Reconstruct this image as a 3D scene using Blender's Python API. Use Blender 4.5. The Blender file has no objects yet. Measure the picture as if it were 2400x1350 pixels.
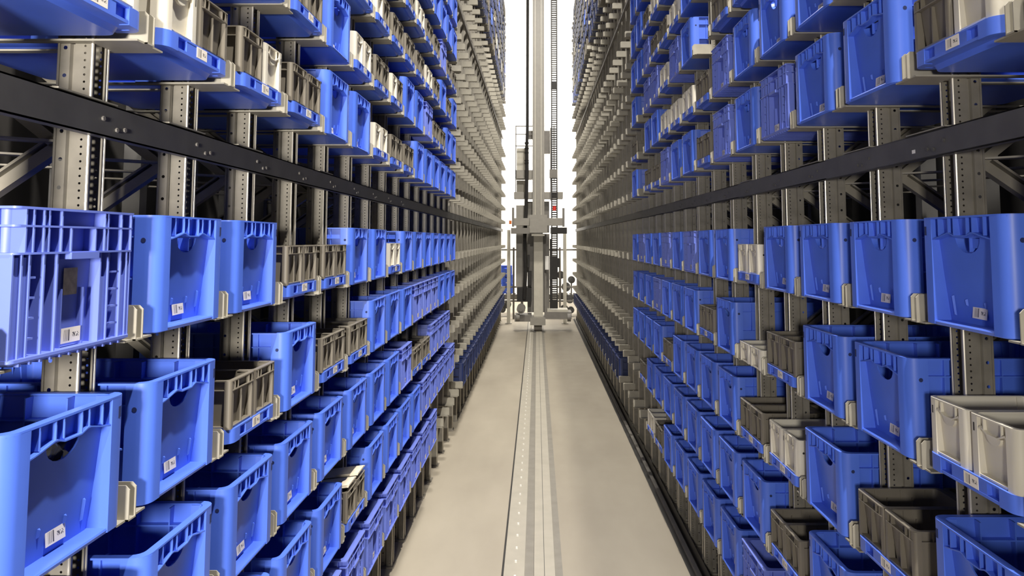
import bpy, bmesh, math, random
from mathutils import Vector, Matrix
random.seed(7)
C = bpy.context.scene.collection
SC = bpy.context.scene
R = math.radians

# ------------------------------------------------------------------ camera
EYE = 2.55                      # eye height above the aisle floor
cam_d = bpy.data.cameras.new('camera')
cam = bpy.data.objects.new('camera', cam_d)
C.objects.link(cam)
cam.location = (0, 0, EYE)
cam.rotation_euler = (R(90 + 4.2), 0, 0)
cam_d.sensor_width = 36
cam_d.lens = 25.2
cam_d.shift_x = -0.02417
cam_d.shift_y = -0.0985
cam_d.clip_start = 0.02
SC.camera = cam

# ------------------------------------------------------------------ world, lamps, exposure
w = bpy.data.worlds.new('hall_air')
SC.world = w
w.use_nodes = True
bg = w.node_tree.nodes['Background']
bg.inputs[0].default_value = (1.0, 0.95, 0.88, 1)
bg.inputs[1].default_value = 0.08
SC.view_settings.view_transform = 'Standard'
SC.view_settings.look = 'None'
SC.view_settings.gamma = 1
SC.view_settings.exposure = 0.0
SC.view_settings.use_curve_mapping = False


def area(name, loc, target, size, power, col=(1, .95, .86), sy=None, spread=180):
    l = bpy.data.lights.new(name, 'AREA')
    l.energy = power
    l.color = col
    l.size = size
    l.spread = R(spread)
    if sy:
        l.shape = 'RECTANGLE'
        l.size_y = sy
    o = bpy.data.objects.new(name, l)
    C.objects.link(o)
    o.location = loc
    o.rotation_euler = (Vector(target) - Vector(loc)).to_track_quat('-Z', 'Y').to_euler()
    return o


area('aisle_lamp_near', (0.98, 0.2, EYE + 7.0), (-3.6, 2.0, EYE + 3.2), 0.16, 1600)
area('aisle_lamp_middle', (0.85, 9.5, EYE + 9.0), (-0.4, 10.5, 0), 0.6, 430)
area('aisle_lamp_far', (0.4, 13.8, EYE + 9.0), (0.1, 14.6, 0), 0.9, 900)
area('rear_fill_lamp', (-0.5, -2.3, EYE + 0.10), (-2.6, 1.0, EYE + 0.02), 0.5, 240, spread=128)  # added fill light behind the camera, with no fixture of its own
area('end_bay_lamp_high', (0, 24.4, EYE + 9.6), (0, 30.0, 7.5), 4.0, 900, (1, .97, .92), 1.5)
area('end_bay_lamp_low', (0, 24.8, EYE + 5.4), (0, 30.0, 3.0), 4.0, 700, (1, .97, .92), 1.5)

# ------------------------------------------------------------------ materials
def node_mat(name, col, rough=0.5, metal=0.0, var=0.0, noise=0.0, nscale=8.0, bump=0.0, spec=0.5):
    m = bpy.data.materials.new(name)
    m.use_nodes = True
    nt = m.node_tree
    b = nt.nodes['Principled BSDF']
    b.inputs['Roughness'].default_value = rough
    b.inputs['Metallic'].default_value = metal
    b.inputs['Specular IOR Level'].default_value = spec
    c = (*col, 1)
    if var == 0 and noise == 0:
        b.inputs['Base Color'].default_value = c
        return m
    last = None
    hsv = nt.nodes.new('ShaderNodeHueSaturation')
    hsv.inputs['Color'].default_value = c
    val = nt.nodes.new('ShaderNodeMath')
    val.operation = 'MULTIPLY_ADD'
    val.inputs[1].default_value = var
    val.inputs[2].default_value = 1 - var / 2
    oi = nt.nodes.new('ShaderNodeObjectInfo')
    nt.links.new(oi.outputs['Random'], val.inputs[0])
    nt.links.new(val.outputs[0], hsv.inputs['Value'])
    last = hsv.outputs['Color']
    if noise:
        tc = nt.nodes.new('ShaderNodeTexCoord')
        nz = nt.nodes.new('ShaderNodeTexNoise')
        nz.inputs['Scale'].default_value = nscale
        nz.inputs['Detail'].default_value = 4
        nt.links.new(tc.outputs['Object'], nz.inputs['Vector'])
        mr = nt.nodes.new('ShaderNodeMapRange')
        mr.inputs['From Min'].default_value = .3
        mr.inputs['From Max'].default_value = .7
        mr.inputs['To Min'].default_value = 1 - noise
        mr.inputs['To Max'].default_value = 1 + noise
        nt.links.new(nz.outputs['Fac'], mr.inputs['Value'])
        mx = nt.nodes.new('ShaderNodeMix')
        mx.data_type = 'RGBA'
        mx.blend_type = 'MULTIPLY'
        mx.inputs[0].default_value = 1
        nt.links.new(last, mx.inputs[6])
        nt.links.new(mr.outputs[0], mx.inputs[7])
        last = mx.outputs[2]
        if bump:
            bp = nt.nodes.new('ShaderNodeBump')
            bp.inputs['Strength'].default_value = bump
            bp.inputs['Distance'].default_value = .002
            nt.links.new(nz.outputs['Fac'], bp.inputs['Height'])
            nt.links.new(bp.outputs[0], b.inputs['Normal'])
    nt.links.new(last, b.inputs['Base Color'])
    return m


M = {}
M['blue'] = node_mat('blue_plastic', (0.078, 0.168, 0.73), .42, var=.16, noise=.05)
M['tray_blue'] = node_mat('tray_blue_plastic', (0.08, 0.165, 0.71), .42, var=.12, noise=.05)
M['lilac'] = node_mat('lilac_plastic', (0.135, 0.19, 0.63), .45, var=.10, noise=.05)
M['navy'] = node_mat('dark_blue_plastic', (0.020, 0.034, 0.125), .42, var=.3, noise=.06)  # darker blue, used only on the far crates
M['pale'] = node_mat('pale_grey_plastic', (0.66, 0.62, 0.53), .42, var=.10, noise=.04)
M['taupe'] = node_mat('taupe_plastic', (0.17, 0.15, 0.12), .48, var=.16, noise=.06)
M['steel'] = node_mat('galvanised_steel', (0.235, 0.215, 0.18), .38, .12, var=.06, noise=.16, nscale=14, bump=.15)
M['edge_highlight'] = node_mat('edge_highlight_steel', (0.62, 0.58, 0.50), .33, .55)  # pale metal: the corner highlight is put into the colour
M['bracket'] = node_mat('bracket_steel', (0.34, 0.315, 0.26), .55, .05, var=.08, noise=.08, nscale=14)
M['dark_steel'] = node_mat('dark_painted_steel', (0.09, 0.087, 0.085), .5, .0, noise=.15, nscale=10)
M['brace'] = node_mat('brace_steel', (0.27, 0.245, 0.20), .5, .05, noise=.12, nscale=10)
M['zinc'] = node_mat('bright_zinc', (0.88, 0.85, 0.78), .35, .0)
M['rail_steel'] = node_mat('rail_paint', (0.43, 0.395, 0.325), .5, noise=.06, nscale=6)
M['black'] = node_mat('black_rubber', (0.018, 0.016, 0.015), .6, noise=.2)
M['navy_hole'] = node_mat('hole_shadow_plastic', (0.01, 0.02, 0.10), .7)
M['cream'] = node_mat('cream_paint', (0.56, 0.525, 0.44), .4, noise=.05)
M['grey_paint'] = node_mat('grey_paint', (0.30, 0.28, 0.245), .45, noise=.06)
M['mid_grey'] = node_mat('middle_grey_paint', (0.20, 0.185, 0.165), .5, noise=.08)
M['grout_shade'] = node_mat('grout_shade', (0.25, 0.23, 0.195), .6, noise=.08)
M['white'] = node_mat('white_paint', (0.85, 0.83, 0.79), .6, noise=.02)
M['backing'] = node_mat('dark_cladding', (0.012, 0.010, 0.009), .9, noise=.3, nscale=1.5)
M['red'] = node_mat('red_plastic', (0.75, 0.04, 0.03), .35)
M['orange'] = node_mat('orange_plastic', (0.8, 0.2, 0.04), .4)
M['paper'] = node_mat('tan_paper', (0.40, 0.35, 0.27), .8, noise=.2, nscale=60)
M['card'] = node_mat('pale_card', (0.70, 0.63, 0.50), .7, noise=.06)


def barcode_mat():
    m = bpy.data.materials.new('printed_label')
    m.use_nodes = True
    nt = m.node_tree
    b = nt.nodes['Principled BSDF']
    b.inputs['Roughness'].default_value = .5
    tc = nt.nodes.new('ShaderNodeTexCoord')
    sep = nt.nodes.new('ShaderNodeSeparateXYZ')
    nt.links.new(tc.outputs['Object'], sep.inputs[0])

    def mth(op, a, bv=None, cv=None):
        n = nt.nodes.new('ShaderNodeMath')
        n.operation = op
        for i, v in enumerate((a, bv, cv)):
            if v is None:
                continue
            if isinstance(v, (int, float)):
                n.inputs[i].default_value = v
            else:
                nt.links.new(v, n.inputs[i])
        return n.outputs[0]
    y, z = sep.outputs['Y'], sep.outputs['Z']
    cell = mth('FLOOR', mth('MULTIPLY', y, 900))
    wn = nt.nodes.new('ShaderNodeTexWhiteNoise')
    wn.noise_dimensions = '1D'
    nt.links.new(cell, wn.inputs['W'])
    bars = mth('GREATER_THAN', wn.outputs['Value'], .5)
    inbar = mth('MULTIPLY', mth('LESS_THAN', y, 0.0), mth('GREATER_THAN', y, -.026))
    inbar = mth('MULTIPLY', inbar, mth('LESS_THAN', mth('ABSOLUTE', z), .012))
    bars = mth('MULTIPLY', bars, inbar)
    cell2 = mth('FLOOR', mth('MULTIPLY', y, 420))
    wn2 = nt.nodes.new('ShaderNodeTexWhiteNoise')
    wn2.noise_dimensions = '2D'
    cmb = nt.nodes.new('ShaderNodeCombineXYZ')
    nt.links.new(cell2, cmb.inputs[0])
    nt.links.new(mth('FLOOR', mth('MULTIPLY', z, 420)), cmb.inputs[1])
    nt.links.new(cmb.outputs[0], wn2.inputs['Vector'])
    txt = mth('GREATER_THAN', wn2.outputs['Value'], .45)
    intx = mth('MULTIPLY', mth('GREATER_THAN', y, .005), mth('LESS_THAN', y, .026))
    intx = mth('MULTIPLY', intx, mth('LESS_THAN', mth('ABSOLUTE', z), .005))
    ink = mth('MAXIMUM', bars, mth('MULTIPLY', txt, intx))
    mx = nt.nodes.new('ShaderNodeMix')
    mx.data_type = 'RGBA'
    nt.links.new(ink, mx.inputs[0])
    mx.inputs[6].default_value = (.82, .76, .70, 1)
    mx.inputs[7].default_value = (.12, .11, .11, 1)
    nt.links.new(mx.outputs[2], b.inputs['Base Color'])
    return m


M['label'] = barcode_mat()

mb_ = bpy.data.materials.new('clear_plastic_film')
mb_.use_nodes = True
_b = mb_.node_tree.nodes['Principled BSDF']
_b.inputs['Base Color'].default_value = (.03, .03, .03, 1)
_b.inputs['Roughness'].default_value = .12
_b.inputs['Transmission Weight'].default_value = .2
M['film'] = mb_


# ------------------------------------------------------------------ mesh helpers
class MB:
    def __init__(s):
        s.v, s.f, s.mi, s.mats = [], [], [], []

    def mat(s, m):
        if m not in s.mats:
            s.mats.append(m)
        return s.mats.index(m)

    def add(s, vs, fs, m=0):
        o = len(s.v)
        s.v += [tuple(p) for p in vs]
        for f in fs:
            s.f.append(tuple(i + o for i in f))
            s.mi.append(m)

    def box(s, x0, x1, y0, y1, z0, z1, m=0):
        vs = [(x, y, z) for z in (z0, z1) for y in (y0, y1) for x in (x0, x1)]
        s.add(vs, [(0, 2, 3, 1), (4, 5, 7, 6), (0, 1, 5, 4), (1, 3, 7, 5), (3, 2, 6, 7), (2, 0, 4, 6)], m)

    def loft(s, loops, m=0, cap0=True, cap1=True):
        n = len(loops[0])
        vs = [p for l in loops for p in l]
        fs = []
        for k in range(len(loops) - 1):
            for i in range(n):
                j = (i + 1) % n
                fs.append((k * n + i, k * n + j, (k + 1) * n + j, (k + 1) * n + i))
        if cap0:
            fs.append(tuple(range(n))[::-1])
        if cap1:
            fs.append(tuple(range((len(loops) - 1) * n, len(loops) * n)))
        s.add(vs, fs, m)

    def prism(s, poly, z0, z1, m=0):
        s.loft([[(x, y, z0) for x, y in poly], [(x, y, z1) for x, y in poly]], m)

    def bar(s, a, b, wd, ht, m=0, up=(0, 0, 1)):
        a, b = Vector(a), Vector(b)
        d = (b - a).normalized()
        u = Vector(up)
        if abs(d.dot(u)) > .98:
            u = Vector((1, 0, 0))
        sd = d.cross(u).normalized() * (wd / 2)
        u2 = sd.cross(d).normalized() * (ht / 2)
        L = [[p - sd - u2, p + sd - u2, p + sd + u2, p - sd + u2] for p in (a, b)]
        s.loft(L, m)

    def cyl(s, a, b, r, n=12, m=0, r2=None):
        a, b = Vector(a), Vector(b)
        d = (b - a).normalized()
        u = d.orthogonal().normalized()
        v = d.cross(u)
        r2 = r if r2 is None else r2
        s.loft([[a + (u * math.cos(t) + v * math.sin(t)) * r for t in [2 * math.pi * i / n for i in range(n)]],
                [b + (u * math.cos(t) + v * math.sin(t)) * r2 for t in [2 * math.pi * i / n for i in range(n)]]], m)

    def merge(s, me, m=0):
        s.add([v.co[:] for v in me.vertices], [tuple(p.vertices) for p in me.polygons], m)

    def join(s, o, off=(0, 0, 0), flip=False):
        base = len(s.v)
        for x, y, z in o.v:
            if flip:
                x, y = -x, -y
            s.v.append((x + off[0], y + off[1], z + off[2]))
        idx = [s.mat(mm) for mm in (o.mats or [None])]
        for f, k in zip(o.f, o.mi):
            s.f.append(tuple(i + base for i in f))
            s.mi.append(idx[k])

    def mesh(s, name, mat=None, smooth=32):
        me = bpy.data.meshes.new(name)
        me.from_pydata(s.v, [], s.f)
        mats = [mat] if mat else s.mats
        for mm in mats:
            me.materials.append(M[mm])
        if not mat:
            me.polygons.foreach_set('material_index', s.mi)
        if smooth:
            me.polygons.foreach_set('use_smooth', [True] * len(me.polygons))
            me.set_sharp_from_angle(angle=R(smooth))
        me.update()
        return me


def link(name, data, parent=None):
    o = bpy.data.objects.new(name, data)
    C.objects.link(o)
    if parent:
        o.parent = parent
    return o


def tag(o, label, cat, group=None):
    o['label'] = label
    o['category'] = cat
    if group:
        o['group'] = group
    return o


def thing(name, label, cat, loc=(0, 0, 0), rz=0, group=None):
    o = link(name, None)
    o.location = loc
    o.rotation_euler = (0, 0, rz)
    o.empty_display_size = .05
    return tag(o, label, cat, group)


def part(name, mb, mat, parent, smooth=32):
    return link(name, mb.mesh(name, mat, smooth), parent)


def struct(name, mb, mat):
    o = link(name, mb.mesh(name, mat, 0))
    o['kind'] = 'structure'
    return o


def rrect(x0, x1, y0, y1, r, n=4):
    pts = []
    for cx, cy, a0 in ((x1 - r, y1 - r, 0), (x0 + r, y1 - r, 90), (x0 + r, y0 + r, 180), (x1 - r, y0 + r, 270)):
        for i in range(n + 1):
            a = R(a0 + 90 * i / n)
            pts.append((cx + r * math.cos(a), cy + r * math.sin(a)))
    return pts


def zl(p, z):
    return [(x, y, z) for x, y in p]


def tub(mb, D, W, z0, z1, ib, it, r=.03, th=.004, floor=.006):
    """open tapered tub; ib/it: inset at the bottom and the top"""
    ob = rrect(-D + ib, -ib, -W + ib * .85, W - ib * .85, r)
    ot = rrect(-D + it, -it, -W + it * .85, W - it * .85, r)
    sh = lambda i: rrect(-D + i, -i, -W + i * .85, W - i * .85, r)
    mb.loft([zl(ob, z0), zl(ot, z1), zl(sh(it + th), z1), zl(sh(ib + th), z0 + floor)])


def columns(mb, D, W, z0, z1, b, t0, t1, r):
    """four rounded corner posts whose inner flank leans with the tub"""
    n = 5
    for sx in (0, 1):
        for sy in (-1, 1):
            def loop(z, t):
                q = [(0, -b), (0, -r)]
                for i in range(1, n):
                    a = R(90 * i / n)
                    q.append((-r + r * math.cos(a), -r + r * math.sin(a)))
                q += [(-r, 0), (-b, 0), (-b, -t), (-t, -t), (-t, -b)]
                out = []
                for x, y in q:
                    X = x if sx == 0 else -D - x
                    Y = (W + y) * sy
                    out.append((X, Y, z))
                return out if (sx == 0) == (sy == 1) else out[::-1]
            mb.loft([loop(z0, t0), loop(z1, t1)])


def ring(mb, outer, inner, z0, z1):
    n = len(outer)
    vs = zl(outer, z0) + zl(outer, z1) + zl(inner, z1) + zl(inner, z0)
    fs = []
    for k in range(4):
        k2 = (k + 1) % 4
        for i in range(n):
            j = (i + 1) % n
            fs.append((k * n + i, k * n + j, k2 * n + j, k2 * n + i))
    mb.add(vs, fs)


def plate_x(mb, pts, x0, x1):
    """polygon in (y, z) extruded along x"""
    mb.loft([[(x0, y, z) for y, z in pts], [(x1, y, z) for y, z in pts]])


def ledge(mb, line, x0, x1, th):
    """strip of thickness th following a (y, z) polyline"""
    n = len(line)
    vs, fs = [], []
    for y, z in line:
        vs += [(x0, y, z), (x1, y, z), (x1, y, z - th), (x0, y, z - th)]
    for i in range(n - 1):
        a, b = 4 * i, 4 * i + 4
        for k in range(4):
            k2 = (k + 1) % 4
            fs.append((a + k, a + k2, b + k2, b + k))
    fs += [(0, 1, 2, 3), (4 * n - 1, 4 * n - 2, 4 * n - 3, 4 * n - 4)]
    mb.add(vs, fs)


# ------------------------------------------------------------------ the blue crate (600 x 400 x 310)
BH, BD, BW = .31, .60, .2
IB, IT = .048, .017


def panel_x(z, ib=IB, it=IT, h=BH, z0=.008):
    t = (z - z0) / (h - .006 - z0)
    return -(ib + (it - ib) * t)


def half_moon(hw, top, dep, n=9):
    pts = [(-hw, top)]
    for i in range(1, n):
        a = math.pi * i / n
        pts.append((-hw * math.cos(a), top - dep * math.sin(a)))
    pts.append((hw, top))
    return pts


def open_tub():
    t = MB()
    tub(t, BD, BW, .008, BH - .006, IB, IT, r=.035)
    me = t.mesh('tub_tmp', 'blue', 0)
    c = MB()
    plate_x(c, half_moon(.056, BH - .060, .042), -.10, .05)
    cm = c.mesh('cut_tmp', 'blue', 0)
    out = []
    for mm in (me, cm):
        bm = bmesh.new()
        bm.from_mesh(mm)
        bmesh.ops.recalc_face_normals(bm, faces=bm.faces)
        bm.to_mesh(mm)
        bm.free()
    a, b = link('tub_tmp', me), link('cut_tmp', cm)
    md = a.modifiers.new('b', 'BOOLEAN')
    md.operation = 'DIFFERENCE'
    md.solver = 'EXACT'
    md.object = b
    dg = bpy.context.evaluated_depsgraph_get()
    res = bpy.data.meshes.new_from_object(a.evaluated_get(dg))
    bpy.data.objects.remove(a)
    bpy.data.objects.remove(b)
    return res


def crate_body():
    mb = MB()
    mb.merge(open_tub())
    columns(mb, BD, BW, 0.003, BH - .004, .064, .058, .024, .036)
    # foot ledge
    mb.loft([zl(rrect(-BD + .006, -.006, -BW + .005, BW - .005, .034), 0.0), zl(rrect(-BD + .001, -.001, -BW + .001, BW - .001, .036), .009),
             zl(rrect(-BD + .003, -.003, -BW + .003, BW - .003, .036), .013)])
    # stiffening bumps low on the panel, front and back
    for y, z0, z1 in ((-.105, .028, .088), (.105, .040, .092), (-.042, .060, .082), (.042, .058, .080)):
        for s in (0, 1):
            xa, xb = panel_x(z0) - .002, panel_x(z1) - .002
            f = lambda x: x if s == 0 else -BD - x
            vs = [(f(xa), y - .005, z0), (f(xa + .007), y, z0 + .004), (f(xa), y + .005, z0),
                  (f(xb), y - .005, z1), (f(xb + .007), y, z1 - .004), (f(xb), y + .005, z1)]
            mb.add(vs, [(0, 1, 4, 3), (1, 2, 5, 4), (0, 2, 1), (3, 4, 5)])
    # ribs on the long sides
    for s in (-1, 1):
        for z in (BH - .055, BH - .165):
            ys = sorted((s * (BW - .004), s * (BW - .045)))
            mb.box(-BD + .060, -.060, ys[0], ys[1], z - .004, z)
        for x in (-.12, -.22, -.30, -.38, -.48):
            ys = sorted((s * (BW - .008), s * (BW - .045)))
            mb.box(x - .002, x + .002, ys[0], ys[1], BH - .165, BH - .006)
    return mb


ARCH = [(-.140, -.074), (-.136, -.062), (-.125, -.060), (-.10, -.055), (-.06, -.045), (-.05, -.045), (-.028, -.053), (.028, -.053),
        (.05, -.045), (.06, -.045), (.10, -.055), (.125, -.060), (.136, -.062), (.140, -.074)]


def crate_rim():
    mb = MB()
    ring(mb, rrect(-BD, 0, -BW, BW, .036), rrect(-BD + .022, -.022, -BW + .020, BW - .020, .026), BH - .005, BH)
    for s in (0, 1):
        f = (lambda x: x) if s == 0 else (lambda x: -BD - x)
        ledge(mb, [(y, BH + z) for y, z in ARCH], *sorted((f(-.026), f(-.0015))), .0032)
        for y in (-.105, -.056, -.030, .030, .056, .105):
            zz = -.045 if abs(y) in (.056,) else -.054
            x0, x1 = sorted((f(-.024), f(-.0025)))
            mb.box(x0, x1, y - .0014, y + .0014, BH + zz, BH - .004)
    return mb


def label_mb(w=.064, h=.032):
    mb = MB()
    mb.box(-.0004, .0004, -w / 2, w / 2, -h / 2, h / 2)
    return mb


def grip_shell():
    """closed cup behind the half-moon grip"""
    mb = MB()
    o = half_moon(.056, BH - .060, .042)
    i = half_moon(.050, BH - .060, .036)
    xf, xb = panel_x(BH - .08) - .001, panel_x(BH - .08) - .030
    n = len(o)
    vs = [(xf, y, z) for y, z in o] + [(xb, y, z + .004) for y, z in i]
    fs = [(k, k + 1, n + k + 1, n + k) for k in range(n - 1)] + [tuple(range(n, 2 * n))]
    mb.add(vs, fs)
    # pull tongue catching the light
    mb.box(xb + .002, xf + .004, .010, .0125, BH - .098, BH - .060)
    mb.box(xb + .002, xf - .004, .0125, .044, BH - .088, BH - .062)
    return mb


def hole_mb(r=.0065):  # solid disc, dark colour standing in for a hole's shade
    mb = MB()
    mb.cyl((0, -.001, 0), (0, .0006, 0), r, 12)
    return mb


def slot_mb(w=.010, h=.026):  # solid block; the slot's inner shade is put into its colour
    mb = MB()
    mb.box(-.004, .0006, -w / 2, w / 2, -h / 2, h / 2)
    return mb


# ------------------------------------------------------------------ the lilac ribbed crate
def ribbed_body():
    mb = MB()
    tub(mb, BD, BW, .012, BH - .004, .036, .026, r=.02)
    mb.loft([zl(rrect(-BD + .010, -.010, -BW + .010, BW - .010, .012), .004), zl(rrect(-BD, 0, -BW, BW, .012), .010), zl(rrect(-BD, 0, -BW, BW, .012), .016)])
    for s in (0, 1):
        f = (lambda x: x) if s == 0 else (lambda x: -BD - x)
        for y in (-.197, -.172, -.150, -.108, -.068, -.03, .045, .080, .110, .160, .185, .197):
            top = BH - .092 if abs(y) > .04 and y not in (-.03, .045) else .14
            x0, x1 = sorted((f(-.036), f(-.006 if top > .2 else -.020)))
            mb.box(x0, x1, y - .002, y + .002, .014, top)
        for y0, y1 in ((-.196, -.152), (.162, .196), (.082, .108)):     # pilasters
            x0, x1 = sorted((f(-.034), f(-.012)))
            mb.box(x0, x1, y0, y1, .016, BH - .15 if y0 > 0 else BH - .10)
        for z in (.05, .09, .13, .17):                                  # ladder pockets
            for y in (-.141, .135):
                x0, x1 = sorted((f(-.034), f(-.008)))
                mb.box(x0, x1, y - .009, y + .011, z - .002, z + .002)
    for s in (-1, 1):
        for k in range(9):
            x = -.05 - k * .0625
            ys = sorted((s * (BW - .003), s * (BW - .03)))
            mb.box(x - .002, x + .002, ys[0], ys[1], .014, BH - .004)
    for k in range(12):                                                  # foot lattice
        y = -.165 + k * .03
        mb.box(-BD + .03, -.006, y - .003, y + .003, 0, .006)
    return mb


def ribbed_rim():
    mb = MB()
    o = rrect(-BD - .002, .002, -BW - .002, BW + .002, .012)
    ring(mb, o, rrect(-BD + .03, -.03, -BW + .028, BW - .028, .02), BH - .005, BH)
    ring(mb, rrect(-BD, 0, -BW, BW, .012), rrect(-BD + .03, -.03, -BW + .028, BW - .028, .02), BH - .040, BH - .036)
    ring(mb, rrect(-BD, 0, -BW, BW, .012), rrect(-BD + .034, -.034, -BW + .030, BW - .030, .02), BH - .094, BH - .090)
    for y in (-.172, -.150, -.120, -.105, -.066, .084, .096, .150, .190):
        mb.box(-.030, -.001, y - .0018, y + .0018, BH - .092, BH - .004)
    for y in (-.034, .050):
        mb.box(-.030, -.001, y - .0018, y + .0018, BH - .092, BH - .038)
    return mb


def ribbed_lip():
    mb = MB()
    mb.loft([[(-.03, -.04, z), (.004, -.04, z), (.004, .056, z), (-.03, .056, z)] for z in (BH - .106, BH - .092)])
    return mb


# ------------------------------------------------------------------ tray and the small crates it carries
TH = .062


def tray_body():
    mb = MB()
    mb.loft([zl(rrect(-BD + .045, -.045, -BW + .035, BW - .035, .03), 0.0), zl(rrect(-BD + .038, -.038, -BW + .030, BW - .030, .03), .016),
             zl(rrect(-BD + .016, -.016, -BW + .012, BW - .012, .034), .018), zl(rrect(-BD + .014, -.014, -BW + .010, BW - .010, .034), TH - .004),
             zl(rrect(-BD + .030, -.030, -BW + .026, BW - .026, .03), TH - .004), zl(rrect(-BD + .032, -.032, -BW + .028, BW - .028, .03), .03)], 0)
    columns(mb, BD, BW, .016, TH, .070, .024, .024, .036)
    for s in (0, 1):
        f = (lambda x: x) if s == 0 else (lambda x: -BD - x)
        for y0, y1 in ((-.078, .078),):
            x0, x1 = sorted((f(-.020), f(-.002)))
            mb.box(x0, x1, y0, y1, .026, TH - .001)
        x0, x1 = sorted((f(-.020), f(-.001)))
        mb.box(x0, x1, -.135, .135, .018, .026)
        mb.box(x0, x1, -.135, .135, TH - .005, TH)
    for s in (-1, 1):
        ys = sorted((s * (BW - .016), s * (BW - .001)))
        mb.box(-BD + .065, -.065, ys[0], ys[1], .018, .026)
        mb.box(-BD + .065, -.065, ys[0], ys[1], TH - .005, TH)
        mb.box(-BD / 2 - .06, -BD / 2 + .06, ys[0], ys[1], .02, TH)
    return mb


CH, CD, CW = .158, .295, .0975


def small_body(round_=True, h=CH):
    mb = MB()
    tub(mb, CD, CW, .004, h - .004, .022, .009, r=.02, th=.003)
    columns(mb, CD, CW, 0.0, h - .003, .040 if round_ else .022, .026, .014, .022 if round_ else .010)
    mb.loft([zl(rrect(-CD + .004, -.004, -CW + .004, CW - .004, .02), 0), zl(rrect(-CD + .001, -.001, -CW + .001, CW - .001, .02), .008)])
    if not round_:
        mb.box(-.024, -.004, -.0025, .0025, .008, h - .04)
        for s in (-1, 1):
            ys = sorted((s * (CW - .003), s * (CW - .02)))
            for x in (-.1, -.19):
                mb.box(x - .002, x + .002, ys[0], ys[1], .008, h - .03)
    return mb


def small_rim(round_=True, h=CH):
    mb = MB()
    o = rrect(-CD - (0 if round_ else .004), 0 if round_ else .004, -CW, CW, .022)
    ring(mb, o, rrect(-CD + .014, -.014, -CW + .012, CW - .012, .014), h - .004, h)
    if round_:
        L = [(-.058, -.034), (-.05, -.026), (-.02, -.040), (.02, -.040), (.05, -.026), (.058, -.034)]
        ledge(mb, [(y, h + z) for y, z in L], -.016, -.001, .004)
        for y in (-.036, .036):
            mb.box(-.016, -.002, y - .0016, y + .0016, h - .034, h - .003)
    else:
        ring(mb, o, rrect(-CD + .014, -.014, -CW + .012, CW - .012, .014), h - .034, h - .031)
        for y in (-.07, -.045, .045, .07):
            mb.box(-.014, .003, y - .0016, y + .0016, h - .034, h - .003)
        for s in (-1, 1):
            ys = sorted((s * (CW - .001), s * (CW - .014)))
            for x in (-.06, -.15, -.24):
                mb.box(x - .002, x + .002, ys[0], ys[1], h - .034, h - .003)
    return mb


def small_grip():
    mb = MB()
    plate_x(mb, half_moon(.030, CH - .042, .022, 7), -.014, -.005)
    return mb


# ------------------------------------------------------------------ shared meshes
ME = {}


def reg(key, name, mb, mat, smooth=32):
    ME[key] = mb.mesh(name, mat, smooth)


reg('crate_body', 'crate_body', crate_body(), 'blue')
reg('crate_rim', 'crate_rim', crate_rim(), 'blue')
reg('crate_grip', 'grip_shell', grip_shell(), 'blue')
reg('pin_hole', 'pin_hole', hole_mb(), 'navy_hole')
reg('slot', 'slot', slot_mb(), 'navy_hole', 0)
reg('small_hole', 'pin_hole', hole_mb(.005), 'black')
reg('small_slot', 'slot', slot_mb(.005, .022), 'black', 0)
reg('label', 'barcode_label', label_mb(), 'label', 0)
reg('ribbed_body', 'ribbed_body', ribbed_body(), 'lilac', 25)
reg('ribbed_rim', 'ribbed_rim', ribbed_rim(), 'lilac', 25)
reg('ribbed_lip', 'grip_lip', ribbed_lip(), 'lilac', 25)
reg('paper', 'paper_tag', label_mb(.046, .058), 'paper', 0)
reg('tray', 'tray_body', tray_body(), 'tray_blue')
for key, mat, rd in (('pale', 'pale', True), ('taupe', 'taupe', False)):
    reg(key + '_body', key + '_body', small_body(rd), mat)
    reg(key + '_rim', key + '_rim', small_rim(rd), mat)
reg('low_body', 'low_body', small_body(True, .105), 'pale')
reg('low_rim', 'low_rim', small_rim(True, .105), 'pale')
reg('pale_grip', 'grip_cup', small_grip(), 'pale')


def far_mesh(name, items):
    mb = MB()
    for b, mat, off in items:
        b.mats = [mat]
        mb.join(b, off)
    return mb.mesh(name, None, 32)


LBL = (panel_x(.047) + .0035, .006, .047)
TILT = math.atan2(IB - IT, BH)
ME['far_crate'] = far_mesh('blue_crate', [(crate_body(), 'blue', (0, 0, 0)), (crate_rim(), 'blue', (0, 0, 0)), (label_mb(), 'label', LBL)])
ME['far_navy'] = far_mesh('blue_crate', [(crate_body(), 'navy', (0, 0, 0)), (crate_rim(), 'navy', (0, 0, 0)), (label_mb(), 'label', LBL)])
ME['far_ribbed'] = far_mesh('lilac_crate', [(ribbed_body(), 'lilac', (0, 0, 0)), (ribbed_rim(), 'lilac', (0, 0, 0)), (label_mb(), 'label', (-.004, .0, .05))])
ME['far_tray'] = far_mesh('blue_tray', [(tray_body(), 'tray_blue', (0, 0, 0)), (label_mb(), 'label', (-.001, 0, .043))])
ME['far_pale'] = far_mesh('pale_crate', [(small_body(True), 'pale', (0, 0, 0)), (small_rim(True), 'pale', (0, 0, 0))])
ME['far_taupe'] = far_mesh('taupe_crate', [(small_body(False), 'taupe', (0, 0, 0)), (small_rim(False), 'taupe', (0, 0, 0))])

# ------------------------------------------------------------------ room shell
XL, XR = -.992, 1.1536            # crate front planes
PL, PR = -1.1315, 1.288           # upright front planes
END = 23.2                        # far end of the racks
fl = MB()
fl.box(-4.5, 4.5, -5, 32, -.2, 0)
floor_o = struct('floor', fl, 'white')


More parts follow.
